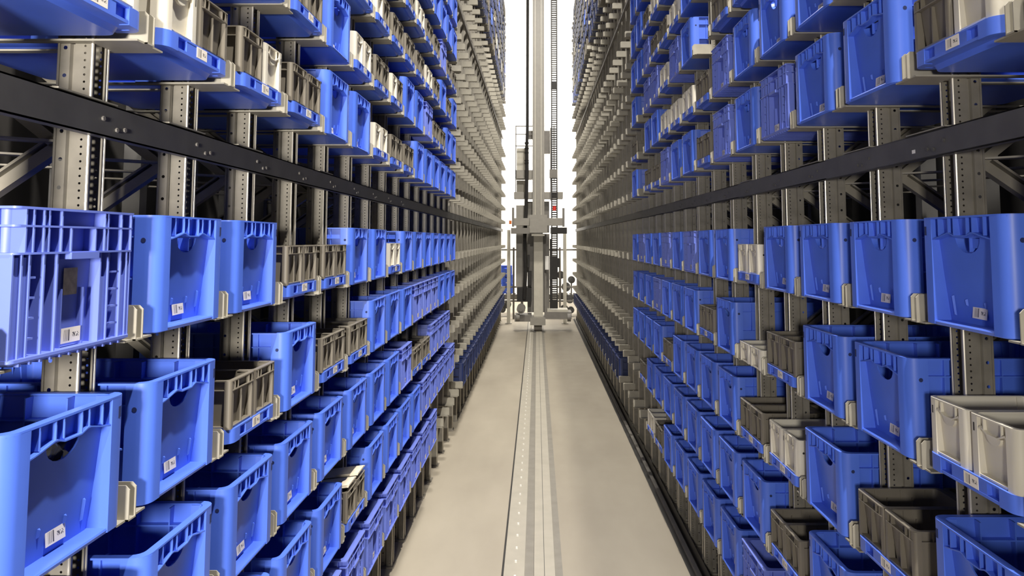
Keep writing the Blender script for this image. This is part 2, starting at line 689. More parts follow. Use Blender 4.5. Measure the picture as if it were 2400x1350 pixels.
def floor_material():
    m = bpy.data.materials.new('coated_concrete')
    m.use_nodes = True
    nt = m.node_tree
    b = nt.nodes['Principled BSDF']
    tc = nt.nodes.new('ShaderNodeTexCoord')
    mp = nt.nodes.new('ShaderNodeMapping')
    mp.inputs['Scale'].default_value = (1.6, .5, 1)
    nt.links.new(tc.outputs['Object'], mp.inputs['Vector'])
    n1 = nt.nodes.new('ShaderNodeTexNoise')
    n1.inputs['Scale'].default_value = 1.1
    n1.inputs['Detail'].default_value = 6
    nt.links.new(mp.outputs[0], n1.inputs['Vector'])
    cr = nt.nodes.new('ShaderNodeValToRGB')
    cr.color_ramp.elements[0].position = .3
    cr.color_ramp.elements[0].color = (.35, .306, .24, 1)
    cr.color_ramp.elements[1].position = .72
    cr.color_ramp.elements[1].color = (.435, .387, .305, 1)
    nt.links.new(n1.outputs['Fac'], cr.inputs[0])
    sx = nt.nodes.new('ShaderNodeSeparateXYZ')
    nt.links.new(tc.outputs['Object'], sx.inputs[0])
    ln = nt.nodes.new('ShaderNodeMapRange')              # darker base colour to the right of the rail
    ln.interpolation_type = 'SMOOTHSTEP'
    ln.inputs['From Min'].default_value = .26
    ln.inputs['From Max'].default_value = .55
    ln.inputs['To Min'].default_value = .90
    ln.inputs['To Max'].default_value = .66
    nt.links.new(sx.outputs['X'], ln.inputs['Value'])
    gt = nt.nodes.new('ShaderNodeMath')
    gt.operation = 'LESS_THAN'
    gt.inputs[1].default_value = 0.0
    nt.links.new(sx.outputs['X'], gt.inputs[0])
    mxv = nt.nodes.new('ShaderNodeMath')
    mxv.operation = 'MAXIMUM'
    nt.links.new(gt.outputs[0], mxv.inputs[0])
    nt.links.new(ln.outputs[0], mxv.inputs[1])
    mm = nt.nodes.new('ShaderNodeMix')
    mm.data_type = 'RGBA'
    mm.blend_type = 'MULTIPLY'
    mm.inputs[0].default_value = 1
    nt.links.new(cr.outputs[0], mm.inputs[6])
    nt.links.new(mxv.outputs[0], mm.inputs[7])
    nt.links.new(mm.outputs[2], b.inputs['Base Color'])
    n2 = nt.nodes.new('ShaderNodeTexNoise')
    n2.inputs['Scale'].default_value = 3
    nt.links.new(tc.outputs['Object'], n2.inputs['Vector'])
    mr = nt.nodes.new('ShaderNodeMapRange')
    mr.inputs['To Min'].default_value = .5
    mr.inputs['To Max'].default_value = .68
    nt.links.new(n2.outputs['Fac'], mr.inputs['Value'])
    nt.links.new(mr.outputs[0], b.inputs['Roughness'])
    return m


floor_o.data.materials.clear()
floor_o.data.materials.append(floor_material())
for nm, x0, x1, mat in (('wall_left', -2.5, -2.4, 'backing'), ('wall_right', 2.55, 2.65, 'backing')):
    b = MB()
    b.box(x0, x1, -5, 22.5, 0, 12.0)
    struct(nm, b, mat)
b = MB()
b.box(-4.5, 4.5, 30.5, 30.6, 0, 14)
struct('wall_back', b, 'white')
b = MB()
b.box(-4.5, 4.5, -5, 30.6, 14, 14.1)
struct('ceiling', b, 'white')
for nm, x0, x1 in (('wall_bay_left', -4.5, -4.4), ('wall_bay_right', 4.4, 4.5)):
    b = MB()
    b.box(x0, x1, 22.5, 30.5, 0, 14)
    struct(nm, b, 'white')

# ------------------------------------------------------------------ racks
LOW = {'E': -1.985, 'D': -1.55, 'C': -1.115, 'B': -.68, 'A': -.245}
UP = {'F': .505, 'G': .932, 'H': 1.36, 'I': 1.787, 'J': 2.214, 'K': 2.641}
TOP = {'T%d' % i: 3.52 + .427 * i for i in range(9)}
LEVELS = {**LOW, **UP, **TOP}
FULL_TOP = 2                                   # top levels from here on are full of far crates
RAIL_Z = (.262, .345)


def hole_strip(mb, fn, u0, u1, uc, pitch, r, z0, z1):
    """plate strip pierced by round holes; fn(u, z) -> point"""
    n = int((z1 - z0) / pitch)
    hs = pitch / 2
    for k in range(n):
        zc = z0 + (k + .5) * pitch
        sq = [(u1, zc), (u1, zc + hs), (uc, zc + hs), (u0, zc + hs), (u0, zc), (u0, zc - hs), (uc, zc - hs), (u1, zc - hs)]
        ci = [(uc + r * math.cos(R(45 * i)), zc + r * math.sin(R(45 * i))) for i in range(8)]
        vs = [fn(*p) for p in sq] + [fn(*p) for p in ci]
        mb.add(vs, [(i, (i + 1) % 8, 8 + (i + 1) % 8, 8 + i) for i in range(8)])
    ze = z0 + n * pitch
    if ze < z1 - 1e-6:
        mb.add([fn(u0, ze), fn(u1, ze), fn(u1, z1), fn(u0, z1)], [(0, 1, 2, 3)])


def upright_mesh(detail, ztop):
    """C-section open to the aisle: two webs, back, lips; local x = 0 at the front"""
    mb = MB()
    if detail:
        zd = EYE + 2.7
        for s in (-1, 1):
            y = s * .033
            fn = lambda u, z, y=y: (-u, y, z)
            mb.add([fn(0.0, 0), fn(.012, 0), fn(.012, zd), fn(0, zd)], [(0, 1, 2, 3)])
            hole_strip(mb, fn, .012, .026, .019, .0185, .0032, 0, zd)
            mb.add([fn(.026, 0), fn(.045, 0), fn(.045, zd), fn(.026, zd)], [(0, 1, 2, 3)])
            # groove
            gy = s * .024
            mb.add([(-.045, y, 0), (-.048, gy, 0), (-.055, gy, 0), (-.058, y, 0), (-.045, y, zd), (-.048, gy, zd), (-.055, gy, zd), (-.058, y, zd)],
                   [(0, 1, 5, 4), (1, 2, 6, 5), (2, 3, 7, 6)])
            y2 = y
            fn2 = lambda u, z, y=y2: (-u, y, z)
            hole_strip(mb, fn2, .058, .082, .070, .0715, .0052, 0, zd)
            fx = lambda a, b, yy: mb.box(a, b, min(yy, yy - s * .012), max(yy, yy - s * .012), 0, zd)
            fx(-.004, 0.001, y + s * .001)
            fx(-.086, -.082, y + s * .004)
            mb.box(-.090, -.082, min(y, y - s * .006), max(y, y - s * .006), 0, zd)
        mb.box(-.0545, -.0525, -.024, .024, 0, zd)
        z0 = zd
    else:
        z0 = 0
    for s in (-1, 1):
        y0, y1 = sorted((s * .033, s * .031))
        mb.box(-.086, 0, y0, y1, z0, ztop)
        y0, y1 = sorted((s * .034, s * .020))
        mb.box(-.004, .001, y0, y1, z0, ztop)
    mb.box(-.0545, -.0525, -.031, .031, z0, ztop)
    mb.box(-.16 + .05, .02, -.06, .06, 0, .012)       # foot plate
    mb.mats = ['steel']
    e = MB()
    for s in (-1, 1):                                  # rounded front edges, highlight in their colour
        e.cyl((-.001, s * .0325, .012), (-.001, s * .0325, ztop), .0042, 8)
    e.mats = ['edge_highlight']
    out = MB()
    out.join(mb)
    out.join(e)
    return out


RTOP = EYE + 7.75
ME['upright_near'] = upright_mesh(True, RTOP).mesh('upright', None, 30)
ME['upright_far'] = upright_mesh(False, RTOP).mesh('upright', None, 30)
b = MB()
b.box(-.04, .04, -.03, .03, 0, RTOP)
reg('rear_upright', 'rear_upright', b, 'dark_steel', 0)  # darkened to put the rack's dim interior into the colour


def bracket_mb(sg, full=True):
    """cantilever arm: box stop between two loads (nearer the camera side) and two support flanges"""
    mb = MB()
    x1 = .136
    yc = -.012 * sg
    pr = [(-.02, -.005), (x1, -.005), (x1, .070), (x1 - .010, .080), (-.02, .080)]
    if full:
        for y0 in (yc - .016, yc + .013):
            mb.loft([[(x, y0, z) for x, z in pr], [(x, y0 + .003, z) for x, z in pr]])
        mb.box(-.02, x1, yc - .016, yc + .016, -.005, -.001)
    else:
        mb.loft([[(x, yc - .026, z) for x, z in pr], [(x, yc + .026, z) for x, z in pr]])
    for s in (-1, 1) if full else ():
        y0, y1 = sorted((s * (.036 if full else .0), s * .061))
        mb.box(-.60 if full else -.03, x1 - .008, y0, y1, -.006, -.0012)
    if full:
        mb.box(.004, x1 - .008, -.045, .045, -.006, -.0012)
    return mb


for _s in 'LR':
    reg('bracket' + _s, 'bracket', bracket_mb(1 if _s == 'L' else -1), 'bracket', 0)
    reg('stop' + _s, 'bracket', bracket_mb(1 if _s == 'L' else -1, False), 'bracket', 0)


def yslot(side, k):               # centre of load position k
    return (1.58 if side == 'L' else 1.97) + .5 * k


def ypost(side, j):
    return (1.83 if side == 'L' else 2.225) + .5 * j


def project(X, Y, Z):
    p = R(4.2)
    zr = Z - EYE
    zc = Y * math.cos(p) + zr * math.sin(p)
    yc = -Y * math.sin(p) + zr * math.cos(p)
    return 1258 + 1680 * X / zc, 438.6 - 1680 * yc / zc


for side in 'LR':
    xf = PL if side == 'L' else PR
    sg = 1 if side == 'L' else -1
    nj = 43 if side == 'L' else 43
    rack = thing('storage_rack', 'tall galvanised crate rack along the %s side of the aisle, mostly empty farther down' % ('left' if side == 'L' else 'right'),
                 'rack', (xf, 0, 0), 0 if side == 'L' else math.pi)
    L2 = lambda x, y, z: (x, y * sg, z)           # rack-local point (x out into the aisle)
    cand = []
    for j in range(-1, nj):
        y = ypost(side, j)
        o = link('upright', ME['upright_near' if j < 13 else 'upright_far'], rack)
        o.location = L2(0, y, 0)
        if j < 16:
            o = link('rear_upright', ME['rear_upright'], rack)
            o.location = L2(-.74, y, 0)
        for ln, z in LEVELS.items():
            u, v = project(xf + sg * .13, y, EYE + z)
            if -60 < u < 2460 and -60 < v < 1400:
                cand.append((y * y + z * z, y, z))
    cand.sort()
    for _, y, z in cand[:300]:
        o = link('bracket', ME[('bracket' if y < 9.6 else 'stop') + side], rack)
        o.location = L2(0, y, EYE + z)
    mass = MB()
    bm_ = bracket_mb(sg, False)
    bm_.mats = ['bracket']
    for _, y, z in cand[300:]:
        mass.join(bm_, L2(0, y, EYE + z))
    o = part('far_brackets', mass, None, rack, 0)
    o['kind'] = 'stuff'
    # bracing inside each frame
    bz = MB()
    for k in range(-3, 4):
        za = EYE + .24 + k * .9
        a, m_, c = (-.09, 0, za), (-.70, 0, za - .43), (-.09, 0, za - .9)
        for p, q in ((a, m_), (m_, c)):
            n_ = Vector((-(q[2] - p[2]), 0, q[0] - p[0])).normalized()
            n_ = n_ if n_.z > 0 else -n_
            bz.bar(p, q, .030, .030, 0, (0, 1, 0))
            bz.bar(Vector(p) + n_ * .030, Vector(q) + n_ * .030, .007, .030, 0, (0, 1, 0))
            bz.bar(Vector(p) + n_ * .022 + Vector((0, .013 * sg, 0)), Vector(q) + n_ * .022 + Vector((0, .013 * sg, 0)), .022, .003, 0, (0, 1, 0))
    bme = bz.mesh('frame_brace', 'brace', 0)
    pz = MB()
    pz.bar((-.09, 0, EYE + .25), (-.70, -.46 * sg, EYE + .25), .05, .006, 0)
    pme = pz.mesh('plan_brace', 'brace', 0)
    gz = MB()
    gz.box(-.34, .03, -.20, .035, EYE + .349, EYE + .353)
    gme = gz.mesh('gusset_plate', 'bracket', 0)
    for j in range(-1, 15):
        y = ypost(side, j)
        for nm, me in (('frame_brace', bme), ('plan_brace', pme)):
            o = link(nm, me, rack)
            o.location = L2(0, y, 0)
        if j in (0, 1, 2, 4):
            o = link('gusset_plate', gme, rack)
            o.location = L2(0, y, 0)
    # long rails along the rack
    for z0, z1 in ((RAIL_Z[0], RAIL_Z[1]), (3.28, 3.33)):
        r = MB()
        a, bb = sorted((0.4 * sg, (END + .1) * sg))
        r.box(.030, .034, a, bb, EYE + z0, EYE + z1)
        r.box(.004, .034, a, bb, EYE + z1 - .004, EYE + z1)
        r.box(.004, .034, a, bb, EYE + z0, EYE + z0 + .004)
        part('long_rail', r, 'dark_steel' if z0 < 1 else 'mid_grey', rack, 0)
    bo = MB()
    bo.cyl((.034, 0, 0), (.039, 0, 0), .0062, 6)
    bom = bo.mesh('bolt', 'mid_grey' if side == 'L' else 'dark_steel', 0)
    for j in range(0, 9):
        y = ypost(side, j)
        for dy, dz in ((-.035, .306), (.025, .285), (.060, .290)):
            o = link('bolt', bom, rack)
            o.location = L2(0, y + dy, EYE + dz)
    if side == 'R':
        s_ = MB()
        s_.box(.034, .0346, -.010, .010, -.006, .006)
        o = part('white_sticker', s_, 'white', rack, 0)
        o.location = L2(0, 2.37, EYE + .292)
        o['label'] = 'small white sticker on the dark rail'
    # foot channel, its floor sheet painted black for the rack's shade
    f_ = MB()
    a, bb = sorted((2.0 * sg, (END + .1) * sg))
    if side == 'R':
        f_.box(-.02, .118, a, bb, .001, .004)
        f_.box(.02, .026, a, bb, 0, .11)
        part('foot_channel_shade', f_, 'black', rack, 0)
        f_ = MB()
        f_.box(.045, .080, a, bb, .004, .03)
        part('foot_rail', f_, 'mid_grey', rack, 0)
        f_ = MB()
        f_.box(.012, .020, a, bb, .004, .06)
        part('foot_strip', f_, 'steel', rack, 0)
# ------------------------------------------------------------------ loads on the racks
ORD = ['nearest', 'second', 'third', 'fourth', 'fifth', 'sixth', 'seventh', 'eighth', 'ninth', 'tenth', 'eleventh', 'twelfth', 'thirteenth', 'fourteenth', 'fifteenth', 'sixteenth', 'seventeenth']
ROWN = {'A': 'first row below', 'B': 'second row below', 'C': 'third row below', 'D': 'fourth row below', 'E': 'lowest row below',
        'F': 'first row over', 'G': 'second row over', 'H': 'third row over', 'I': 'fourth row over', 'J': 'fifth row over', 'K': 'sixth row over'}
LOADS = {
    'L': {'A': (0, 'lbbggbbwbbbbbbb'), 'B': (0, 'bbgbggbbblllbbb'), 'C': (0, 'bbbbbbbblgglll'), 'D': (2, 'bbbcbbbblllll'), 'E': (4, 'llllllll'),
          'F': (0, 'wmngbbwggbbbbbb'), 'G': (2, 'bgbwgmbblggbb'), 'H': (5, 'wmgggwgbgb'), 'I': (7, 'ggwgglgg'), 'J': (9, 'ggbbbb'), 'K': (11, 'gbbb')},
    'R': {'A': (0, 'bbbbwbblblbblb'), 'B': (0, 'wbbgsbgbbblbbb'), 'C': (0, 'bgbwgbbbbgbbbb'), 'D': (2, 'bgbbbbbbbbg'), 'E': (4, 'lbbbbbgw'),
          'F': (-1, 'nmbblblgbblgg.b'), 'G': (1, 'gbbbblwwwbb.g'.replace('bbbblwww', 'bbblgwww')), 'H': (4, 'wg.blwll.b'), 'I': (7, 'bwgglbb'), 'J': (9, 'wwgbb'), 'K': (11, 'gbb')},
}
NUDGE = {('L', 'A', 0): -.010, ('L', 'A', 1): .008}


def put(root, name, key, loc=(0, 0, 0), rot=None):
    o = link(name, ME[key], root)
    o.location = loc
    if rot:
        o.rotation_euler = rot
    return o


def place(side, x, y, z):
    return (x, y, z), (0 if side == 'L' else math.pi)


def blue_crate(side, row, k, label):
    x = XL if side == 'L' else XR
    loc, rz = place(side, x + random.uniform(-.004, .004), yslot(side, k) + NUDGE.get((side, row, k), 0), EYE + LEVELS[row])
    g = 'blue crates on the %s rack' % ('left' if side == 'L' else 'right')
    if k >= 9:
        o = link('blue_crate', ME['far_crate'])
        o.location, o.rotation_euler = loc, (0, 0, rz)
        tag(o, label, 'crate', g)
        return o
    t = thing('blue_crate', label, 'crate', loc, rz, g)
    put(t, 'body', 'crate_body')
    put(t, 'rim', 'crate_rim')
    if row in 'AFGHIJK':
        put(t, 'grip_shell', 'crate_grip')
    ny = -1 if side == 'L' else 1
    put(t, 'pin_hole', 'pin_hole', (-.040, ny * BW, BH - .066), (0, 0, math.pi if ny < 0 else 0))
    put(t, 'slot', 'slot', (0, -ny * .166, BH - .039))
    put(t, 'barcode_label', 'label', (LBL[0] - .001, .006 + random.uniform(-.012, .012), .047), (random.uniform(-.05, .05), -TILT, 0))
    return t


def lilac_crate(side, row, k, label):
    x = XL if side == 'L' else XR
    loc, rz = place(side, x, yslot(side, k) + NUDGE.get((side, row, k), 0), EYE + LEVELS[row])
    g = 'lilac crates on the %s rack' % ('left' if side == 'L' else 'right')
    if k >= 9:
        o = link('lilac_crate', ME['far_ribbed'])
        o.location, o.rotation_euler = loc, (0, 0, rz)
        return tag(o, label, 'crate', g)
    t = thing('lilac_crate', label, 'crate', loc, rz, g)
    put(t, 'body', 'ribbed_body')
    put(t, 'rim', 'ribbed_rim')
    put(t, 'grip_lip', 'ribbed_lip')
    put(t, 'barcode_label', 'label', (-.0185, .003, .040))
    if row == 'A' and k == 0:
        put(t, 'paper_tag', 'paper', (-.026, .005, .155))
    return t


def small_crate(side, kind, loc, rz, label, k):
    nm = {'pale': 'pale_crate', 'taupe': 'taupe_crate', 'low': 'pale_crate'}[kind]
    g = '%s crates on the %s rack' % ('pale' if kind != 'taupe' else 'taupe', 'left' if side == 'L' else 'right')
    if k >= 8 and kind != 'low':
        o = link(nm, ME['far_' + kind])
        o.location, o.rotation_euler = loc, (0, 0, rz)
        return tag(o, label, 'crate', g)
    t = thing(nm, label, 'crate', loc, rz, g)
    put(t, 'body', kind + '_body')
    put(t, 'rim', kind + '_rim')
    if kind == 'pale':
        put(t, 'grip_cup', 'pale_grip')
        if k < 5:
            ny = -1 if side == 'L' else 1
            put(t, 'pin_hole', 'small_hole', (-.030, ny * CW, CH - .055), (0, 0, math.pi if ny < 0 else 0))
            put(t, 'slot', 'small_slot', (0, -ny * .072, CH - .033))
    return t


def tray(side, row, k, kinds, where, lid=False):
    """kinds: (near crate, far crate)"""
    x = XL if side == 'L' else XR
    sg = 1 if side == 'L' else -1
    y, z = yslot(side, k), EYE + LEVELS[row]
    loc, rz = place(side, x, y, z)
    g = 'blue trays on the %s rack' % ('left' if side == 'L' else 'right')
    lb = 'shallow blue tray with paper label, ' + where
    if k >= 9:
        o = link('blue_tray', ME['far_tray'])
        o.location, o.rotation_euler = loc, (0, 0, rz)
        tag(o, lb, 'tray', g)
    else:
        t = thing('blue_tray', lb, 'tray', loc, rz, g)
        put(t, 'body', 'tray')
        put(t, 'barcode_label', 'label', (-.0012, .012, .043))
        if side == 'L' and row == 'F' and k == 2:
            r = MB()
            r.cyl((-.034, -BW - .0006, .042), (-.034, -BW + .001, .042), .009, 12)
            o = part('red_sticker', r, 'red', t, 0)
            o['label'] = 'round red sticker on the corner'
    for i, kd in enumerate(kinds):
        yy = y + (-.099 if i == 0 else .099)
        l, r_ = place(side, x - sg * .006, yy, z + TH)
        c = small_crate(side, kd, l, r_, '%s crate, %s half of tray, %s' % ('pale grey' if kd == 'pale' else 'dark taupe', 'near' if i == 0 else 'far', where), k)
        if lid:
            lm = MB()
            lm.box(-.27, .002, -.085, .085, 0, .004)
            lm.box(-.12, .004, -.080, .06, .004, .012)
            o = link('card_sheet', lm.mesh('card_sheet', 'card', 0))
            o.location, o.rotation_euler = (l[0], l[1], z + TH + CH + .0005), (0, R(-6) if side == 'L' else 0, r_)
            o.location.z += .022
            tag(o, 'pale cardboard sheet lying on %s taupe crate, fourth row below left rack rail' % ('near' if i == 0 else 'far'), 'cardboard', 'card sheets on taupe crates')
    if row in 'BCD' and k < 6:                       # the pair behind, seen from above
        for i in (0, 1):
            yy = y + (-.099 if i == 0 else .099)
            l, r_ = place(side, x - sg * .312, yy, z + TH)
            kd = kinds[i]
            t = thing('taupe_crate' if kd == 'taupe' else 'pale_crate', '%s crate behind the %s front one, %s' % ('pale' if kd == 'pale' else 'taupe', 'near' if i == 0 else 'far', where),
                      'crate', l, r_, 'crates at the back of the trays on the %s rack' % ('left' if side == 'L' else 'right'))
            put(t, 'body', kd + '_body')
            put(t, 'rim', kd + '_rim')


for side in 'LR':
    sname = 'left' if side == 'L' else 'right'
    for row, (k0, s) in LOADS[side].items():
        n = 0
        for i, ch in enumerate(s):
            k = k0 + i
            if ch == '.':
                continue
            where = '%s load, %s %s rack rail' % (ORD[n], ROWN[row], sname)
            n += 1
            if ch == 'b':
                lab = 'tall blue crate, ' + where
                if (side, row, k) == ('L', 'B', 0):
                    lab = 'blue crate with shiny bag in its grip, ' + where
                blue_crate(side, row, k, lab)
            elif ch == 'l':
                lab = 'ribbed lilac-blue crate, ' + where
                if (side, row, k) == ('L', 'A', 0):
                    lab = 'lilac crate with tan paper tag, ' + where
                lilac_crate(side, row, k, lab)
            elif ch == 's':
                x = XR
                sg = -1
                for q in (0, 1):
                    l, r_ = place(side, x + .006, yslot(side, k) + (-.099, .099)[q], EYE + LEVELS[row])
                    small_crate(side, 'low', l, r_, 'low pale crate without tray, %s half, %s' % (('near', 'far')[q], where), k)
            else:
                kinds = {'g': ('taupe', 'taupe'), 'w': ('pale', 'pale'), 'm': ('pale', 'taupe'), 'n': ('taupe', 'pale'), 'c': ('taupe', 'taupe')}[ch]
                tray(side, row, k, kinds, where, lid=(ch == 'c'))
    # the long far run on the lowest level: nothing tells these apart
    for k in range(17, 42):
        o = link('far_run_crate', ME['far_navy'])
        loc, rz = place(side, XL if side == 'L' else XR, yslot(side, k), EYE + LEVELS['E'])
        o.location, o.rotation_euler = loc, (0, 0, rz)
        tag(o, 'distant dark blue crate in the long unbroken run near the floor, %s rack' % sname, 'crate', 'far run of crates at the foot of the %s rack' % sname)

# far upper levels: hundreds of crates, a pixel or two each
far = MB()


def tiny_crate(mat):
    t = MB()
    tub(t, BD, BW, 0, BH, .03, .004, r=.03)
    t.box(-.018, 0, -BW, -BW + .05, 0, BH)
    t.box(-.018, 0, BW - .05, BW, 0, BH)
    t.box(-.018, 0, -BW, BW, BH - .05, BH)
    t.mats = [mat]
    out = MB()
    out.join(t)
    l = label_mb(.07, .05)
    l.mats = ['label']
    out.join(l, (-.02, 0, .06))
    return out


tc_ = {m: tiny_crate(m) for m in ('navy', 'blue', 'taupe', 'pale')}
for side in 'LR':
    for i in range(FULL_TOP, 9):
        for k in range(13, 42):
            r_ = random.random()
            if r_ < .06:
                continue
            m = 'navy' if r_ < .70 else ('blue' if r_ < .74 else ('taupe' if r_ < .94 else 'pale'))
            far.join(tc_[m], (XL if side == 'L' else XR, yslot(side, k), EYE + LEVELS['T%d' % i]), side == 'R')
o = link('distant_crates', far.mesh('distant_crates', None, 32))
o['kind'] = 'stuff'
tag(o, 'hundreds of distant blue and grey crates filling the high far levels', 'crates')

# bag in the grip of the nearest blue crate
bm = bmesh.new()
bmesh.ops.create_icosphere(bm, subdivisions=3, radius=1)
for v in bm.verts:
    n_ = math.sin(v.co.x * 9 + 1) * math.cos(v.co.y * 8) * .16 + math.sin(v.co.z * 13 + v.co.x * 7) * .12 + random.uniform(-.05, .05)
    v.co *= 1 + n_
    v.co.x *= .05
    v.co.y *= .075
    v.co.z *= .06
me = bpy.data.meshes.new('plastic_bag')
bm.to_mesh(me)
bm.free()
me.materials.append(M['film'])
o = link('plastic_bag', me)
o.location = (XL - .098, yslot('L', 0) + .01, EYE + LEVELS['B'] + .215)
tag(o, 'crumpled shiny plastic bag showing through the grip of the nearest blue crate', 'bag')
bt = MB()
bt.box(-.16, .04, -.12, .12, 0, .135)
o = link('carton', bt.mesh('carton', 'card', 0))
o.location = (XL - .15, yslot('L', 0) + .01, EYE + LEVELS['B'] + .0145)
tag(o, 'pale carton inside the nearest blue crate, under the plastic bag', 'carton')

# ------------------------------------------------------------------ rail on the floor
rail = thing('crane_rail', 'steel floor rail with bolted base plate running down the aisle middle', 'rail', (0, 0, 0))
r = MB()
r.box(-.253, -.094, .2, 26, .001, .016)
part('base_plate', r, 'rail_steel', rail, 0)
r = MB()
r.box(-.094, -.020, .2, 26, .001, .006)
r.box(.139, .200, .2, 26, .001, .005)  # grey floor strip: shade beside the rail head put into colour
part('grout_shade_strip', r, 'grout_shade', rail, 0)
r = MB()
r.box(-.020, .056, .2, 26, .001, .030)
r.box(.061, .139, .2, 26, .001, .030)
part('rail_head', r, 'rail_steel', rail, 0)
r = MB()
r.box(.056, .061, .2, 26, .001, .022)
part('groove', r, 'dark_steel', rail, 0)
r = MB()
r.box(-.270, -.254, .2, 26, .001, .010)  # black strip painting the shadow beside the base plate
part('edge_shadow', r, 'black', rail, 0)
bo = MB()
bo.cyl((0, 0, 0), (0, 0, .014), .012, 8, 0, .009)
bom = bo.mesh('bolt', 'zinc')
for i in range(72):
    o = link('bolt', bom, rail)
    o.location = (-.165, 3.6 + .25 * i, .016)

# ------------------------------------------------------------------ stacker crane
CY = 20.3
K = CY / 1680 * 1.0


def CX(px):
    return (px - 1258) * K * 1.0


def CZ(py):
    p = R(4.2)
    t = (438.6 - py) / 1680
    # height at depth CY seen at image row py
    return EYE + CY * math.tan(math.atan(t) + p)


crane = thing('stacker_crane', 'tall grey and cream stacker crane standing on the rail at the aisle end', 'crane', (0, 0, 0))


def cbox(mb, px0, px1, py0, py1, y0, y1):
    z0, z1 = sorted((CZ(py0), CZ(py1)))
    mb.box(CX(px0), CX(px1), CY + y0, CY + y1, z0, z1)


def cpart(name, mat, *boxes):
    mb = MB()
    for bx in boxes:
        cbox(mb, *bx)
    return part(name, mb, mat, crane, 0)


ZT = -60
cpart('mast', 'grey_paint', (1255, 1268, ZT, 505, .06, .5), (1248, 1254, ZT, 505, .0, .5), (1269, 1276, ZT, 505, .0, .5))
cpart('mast_guide', 'cream', (1253.4, 1255.2, ZT, 505, -.03, .0))
cpart('mast_guide', 'cream', (1267.4, 1269.2, ZT, 505, -.03, .0))
cpart('lower_mast', 'cream', (1251, 1272.5, 545, 742, .0, .45))
cpart('mast_back_plate', 'mid_grey', (1236, 1251, 548, 735, .35, .45), (1272, 1288, 548, 735, .35, .45))  # mid grey panels behind the mast on both sides
cpart('rear_cabinet', 'grey_paint', (1209, 1229, 480, 676, .3, .6), (1229, 1252, 470, 640, .6, .7))
cpart('rear_panel', 'mid_grey', (1236, 1252, 300, 320, .5, .6), (1276, 1290, 300, 355, .5, .6), (1270, 1288, 470, 545, .5, .6))
cpart('platform', 'grey_paint', (1204, 1320, 449, 464, .2, .7))
cpart('platform', 'grey_paint', (1207, 1250, 397, 417, .2, .7))
cpart('cage_panel', 'cream', (1209, 1234, 340, 396, .72, .74), (1209, 1236, 418, 448, .72, .74))
cg = MB()
for px in (1207,):
    cbox(cg, px, px + 2.2, 292, 450, .2, .23)
for py in (292, 311, 339):
    cbox(cg, 1207, 1248, py, py + 2.0, .2, .23)
part('guard_rail', cg, 'mid_grey', crane, 0)
cab = MB()
pts = [(1236.5, ZT), (1236, 300), (1234.5, 345), (1235, 400), (1233, 495), (1230, 560), (1232, 640), (1229, 700)]
for (a, za), (b2, zb) in zip(pts, pts[1:]):
    w0 = 3.4 * K if zb <= 345 else 4.2 * K
    cab.cyl((CX(a), CY - .12, CZ(za)), (CX(b2), CY - .12, CZ(zb)), w0, 8, 0, w0)
part('cable', cab, 'black', crane)
cab = MB()
for py in (335, 348, 358, 376, 382):
    cab.cyl((CX(1234.5), CY - .12, CZ(py)), (CX(1234.5), CY - .12, CZ(py + 5)), 5.5 * K, 8, 0, 4 * K)
part('cable_clamps', cab, 'black', crane)
ch = MB()
for px in (1292, 1304.5):
    cbox(ch, px - .4, px + 2.2, ZT, 722, -.1, -.02)
py = -58
while py < 715:
    cbox(ch, 1293, 1305, py, py + (1.6 if py < 300 else 2.6), -.09, -.03)
    py += 5.0
part('energy_chain', ch, 'black', crane, 0)
cpart('chain_block', 'black', (1291.5, 1306, 193, 210, -.13, 0))
cpart('chain_block', 'mid_grey', (1288, 1306, 398, 418, -.13, 0))
cpart('chain_block', 'black', (1288, 1305, 600, 655, -.13, 0))
cpart('chain_block', 'black', (1288, 1305.5, 705, 722, -.13, 0))
cpart('chain_column', 'mid_grey', (1289.5, 1292, 300, 470, -.05, 0), (1297.5, 1299.5, 295, 430, -.07, -.03))
cpart('carriage_beam', 'grey_paint', (1206, 1250, 512, 529, -.35, -.05))
cpart('carriage_beam', 'grey_paint', (1274, 1318, 512, 529, -.35, -.05))
cpart('carriage_beam', 'mid_grey', (1199, 1248, 535, 548, -.5, -.1))
cpart('carriage_beam', 'black', (1290, 1327, 534, 548, -.5, -.1))
cpart('carriage_block', 'grey_paint', (1242, 1282, 505, 546, -.55, .0))
cpart('carriage_hub', 'cream', (1246, 1276, 548, 553, -.5, .0))
cpart('fork_post', 'mid_grey', (1201, 1206, 488, 532, -.4, -.3))
cpart('fork_post', 'mid_grey', (1317, 1322, 489, 532, -.4, -.3))
lm = MB()
lm.cyl((CX(1299), CY - .2, CZ(494)), (CX(1299), CY - .2, CZ(484)), 4.5 * K, 12)
part('signal_lamp', lm, 'red', crane)
lm = MB()
lm.cyl((CX(1197.5), CY - .42, CZ(526)), (CX(1197.5), CY - .42, CZ(518)), 3 * K, 12)
part('signal_lamp', lm, 'orange', crane)
cpart('control_box', 'black', (1212, 1246, 674, 706, -.1, .3))
mo = MB()
mo.cyl((CX(1222), CY - .35, CZ(722)), (CX(1222), CY + .1, CZ(722)), 10 * K, 16)
mo.cyl((CX(1222), CY - .40, CZ(722)), (CX(1222), CY - .35, CZ(722)), 5 * K, 12)
part('drive_motor', mo, 'mid_grey', crane)
cpart('hose_box', 'black', (1236.5, 1241, 598, 626, -.1, .3))
cpart('hose_box', 'black', (1238, 1246, 636, 668, .0, .34))
cpart('chain_tray', 'black', (1288.5, 1292, 560, 720, -.05, .1))
cpart('junction_box', 'black', (1306.5, 1312, 605, 626, -.1, .1))
cpart('chain_guide', 'mid_grey', (1276, 1281, 640, 735, .1, .3))
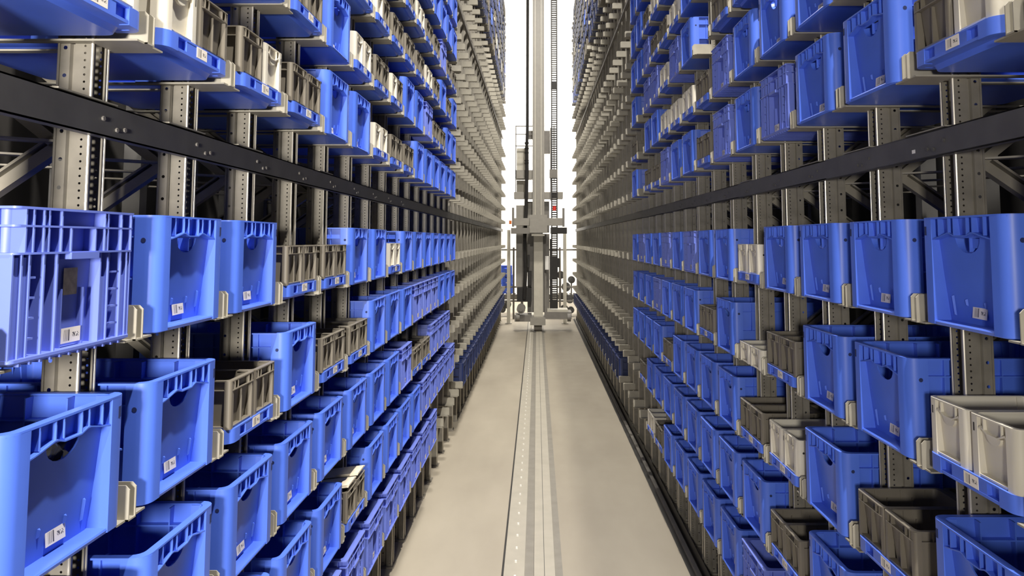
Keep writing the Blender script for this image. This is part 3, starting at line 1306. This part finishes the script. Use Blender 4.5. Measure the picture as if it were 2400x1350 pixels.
cpart('base_beam', 'mid_grey', (1207, 1246, 737, 752, -.2, .5), (1276, 1338, 730, 746, -.2, .5))
cpart('base_step', 'cream', (1282, 1330, 725, 730, -.1, .5))
cpart('wheel_block', 'grey_paint', (1243, 1278, 742, 758, -.45, .5))
wh = MB()
wh.cyl((CX(1252), CY - .2, .13), (CX(1270), CY - .2, .13), .098, 20)
part('wheel', wh, 'mid_grey', crane)
for px in (1215, 1332):
    wh = MB()
    wh.cyl((CX(px - 4), CY - .25, CZ(742)), (CX(px + 4), CY - .25, CZ(742)), .11, 16)
    part('guide_roller', wh, 'mid_grey', crane)
cpart('warning_plate', 'white', (1277.5, 1286, 600, 632, -.02, .0))

# ------------------------------------------------------------------ end bay: guard posts, conveyor, stacked crates
for i, (x, lab) in enumerate(((-.86, 'cream guard post left of the crane at the aisle end'), (.86, 'cream guard post right of the crane at the aisle end'))):
    t = thing('guard_post', lab, 'post', (x, 22.1, 0))
    p_ = MB()
    p_.box(-.05, .05, -.05, .05, .015, 2.85)
    part('post', p_, 'cream', t, 0)
    p_ = MB()
    p_.box(-.10, .10, -.10, .10, 0, .015)
    part('foot_plate', p_, 'grey_paint', t, 0)
fe = thing('guard_fence', 'low steel fence bars across the bay behind the crane', 'fence', (0, 23.4, 0))
for z in (.55, 1.0, 2.2):
    p_ = MB()
    p_.box(-1.6, 1.6, -.02, .02, z, z + .05)
    part('fence_bar', p_, 'mid_grey', fe, 0)
for x in (-1.55, -.75, .75, 1.55):
    p_ = MB()
    p_.box(x - .03, x + .03, -.03, .03, 0, 2.3)
    part('fence_post', p_, 'mid_grey', fe, 0)
cv = thing('roller_conveyor', 'grey roller conveyor with motors in the bright bay behind the crane', 'conveyor', (0, 24.6, 0))
p_ = MB()
p_.box(-1.7, 1.7, -.32, -.28, .55, .72)
p_.box(-1.7, 1.7, .28, .32, .55, .72)
part('side_frame', p_, 'grey_paint', cv, 0)
for i in range(26):
    p_ = MB()
    x = -1.6 + i * .128
    p_.cyl((x, -.28, .69), (x, .28, .69), .03, 10)
    part('roller', p_, 'zinc', cv)
for x in (-1.5, -.5, .5, 1.5):
    p_ = MB()
    p_.box(x - .04, x + .04, -.32, .32, 0, .55)
    part('leg', p_, 'mid_grey', cv, 0)
for x, z, rr in ((.80, 1.38, .13), (.98, .98, .15), (1.16, 1.22, .12), (.84, .68, .11), (1.10, .58, .14), (.92, .26, .13), (1.14, .22, .11), (-.98, .40, .13), (-1.14, .24, .11)):
    p_ = MB()
    p_.cyl((x, -.56, z), (x, -.33, z), rr, 14)
    p_.cyl((x, -.62, z), (x, -.56, z), rr * .5, 10)
    if z > .72:
        p_.box(x - .02, x + .02, -.40, -.34, .60, z)
    part('motor', p_, 'dark_steel', cv)
for i in range(3):
    o = link('blue_crate', ME['far_crate'])
    o.location = (-1.02 - .02 * i, 24.75, .72 + .312 * i)
    o.rotation_euler = (0, 0, R(-90))
    tag(o, '%s blue crate of the stack on the conveyor behind the crane' % ('bottom', 'middle', 'top')[i], 'crate', 'crates stacked on the end conveyor')
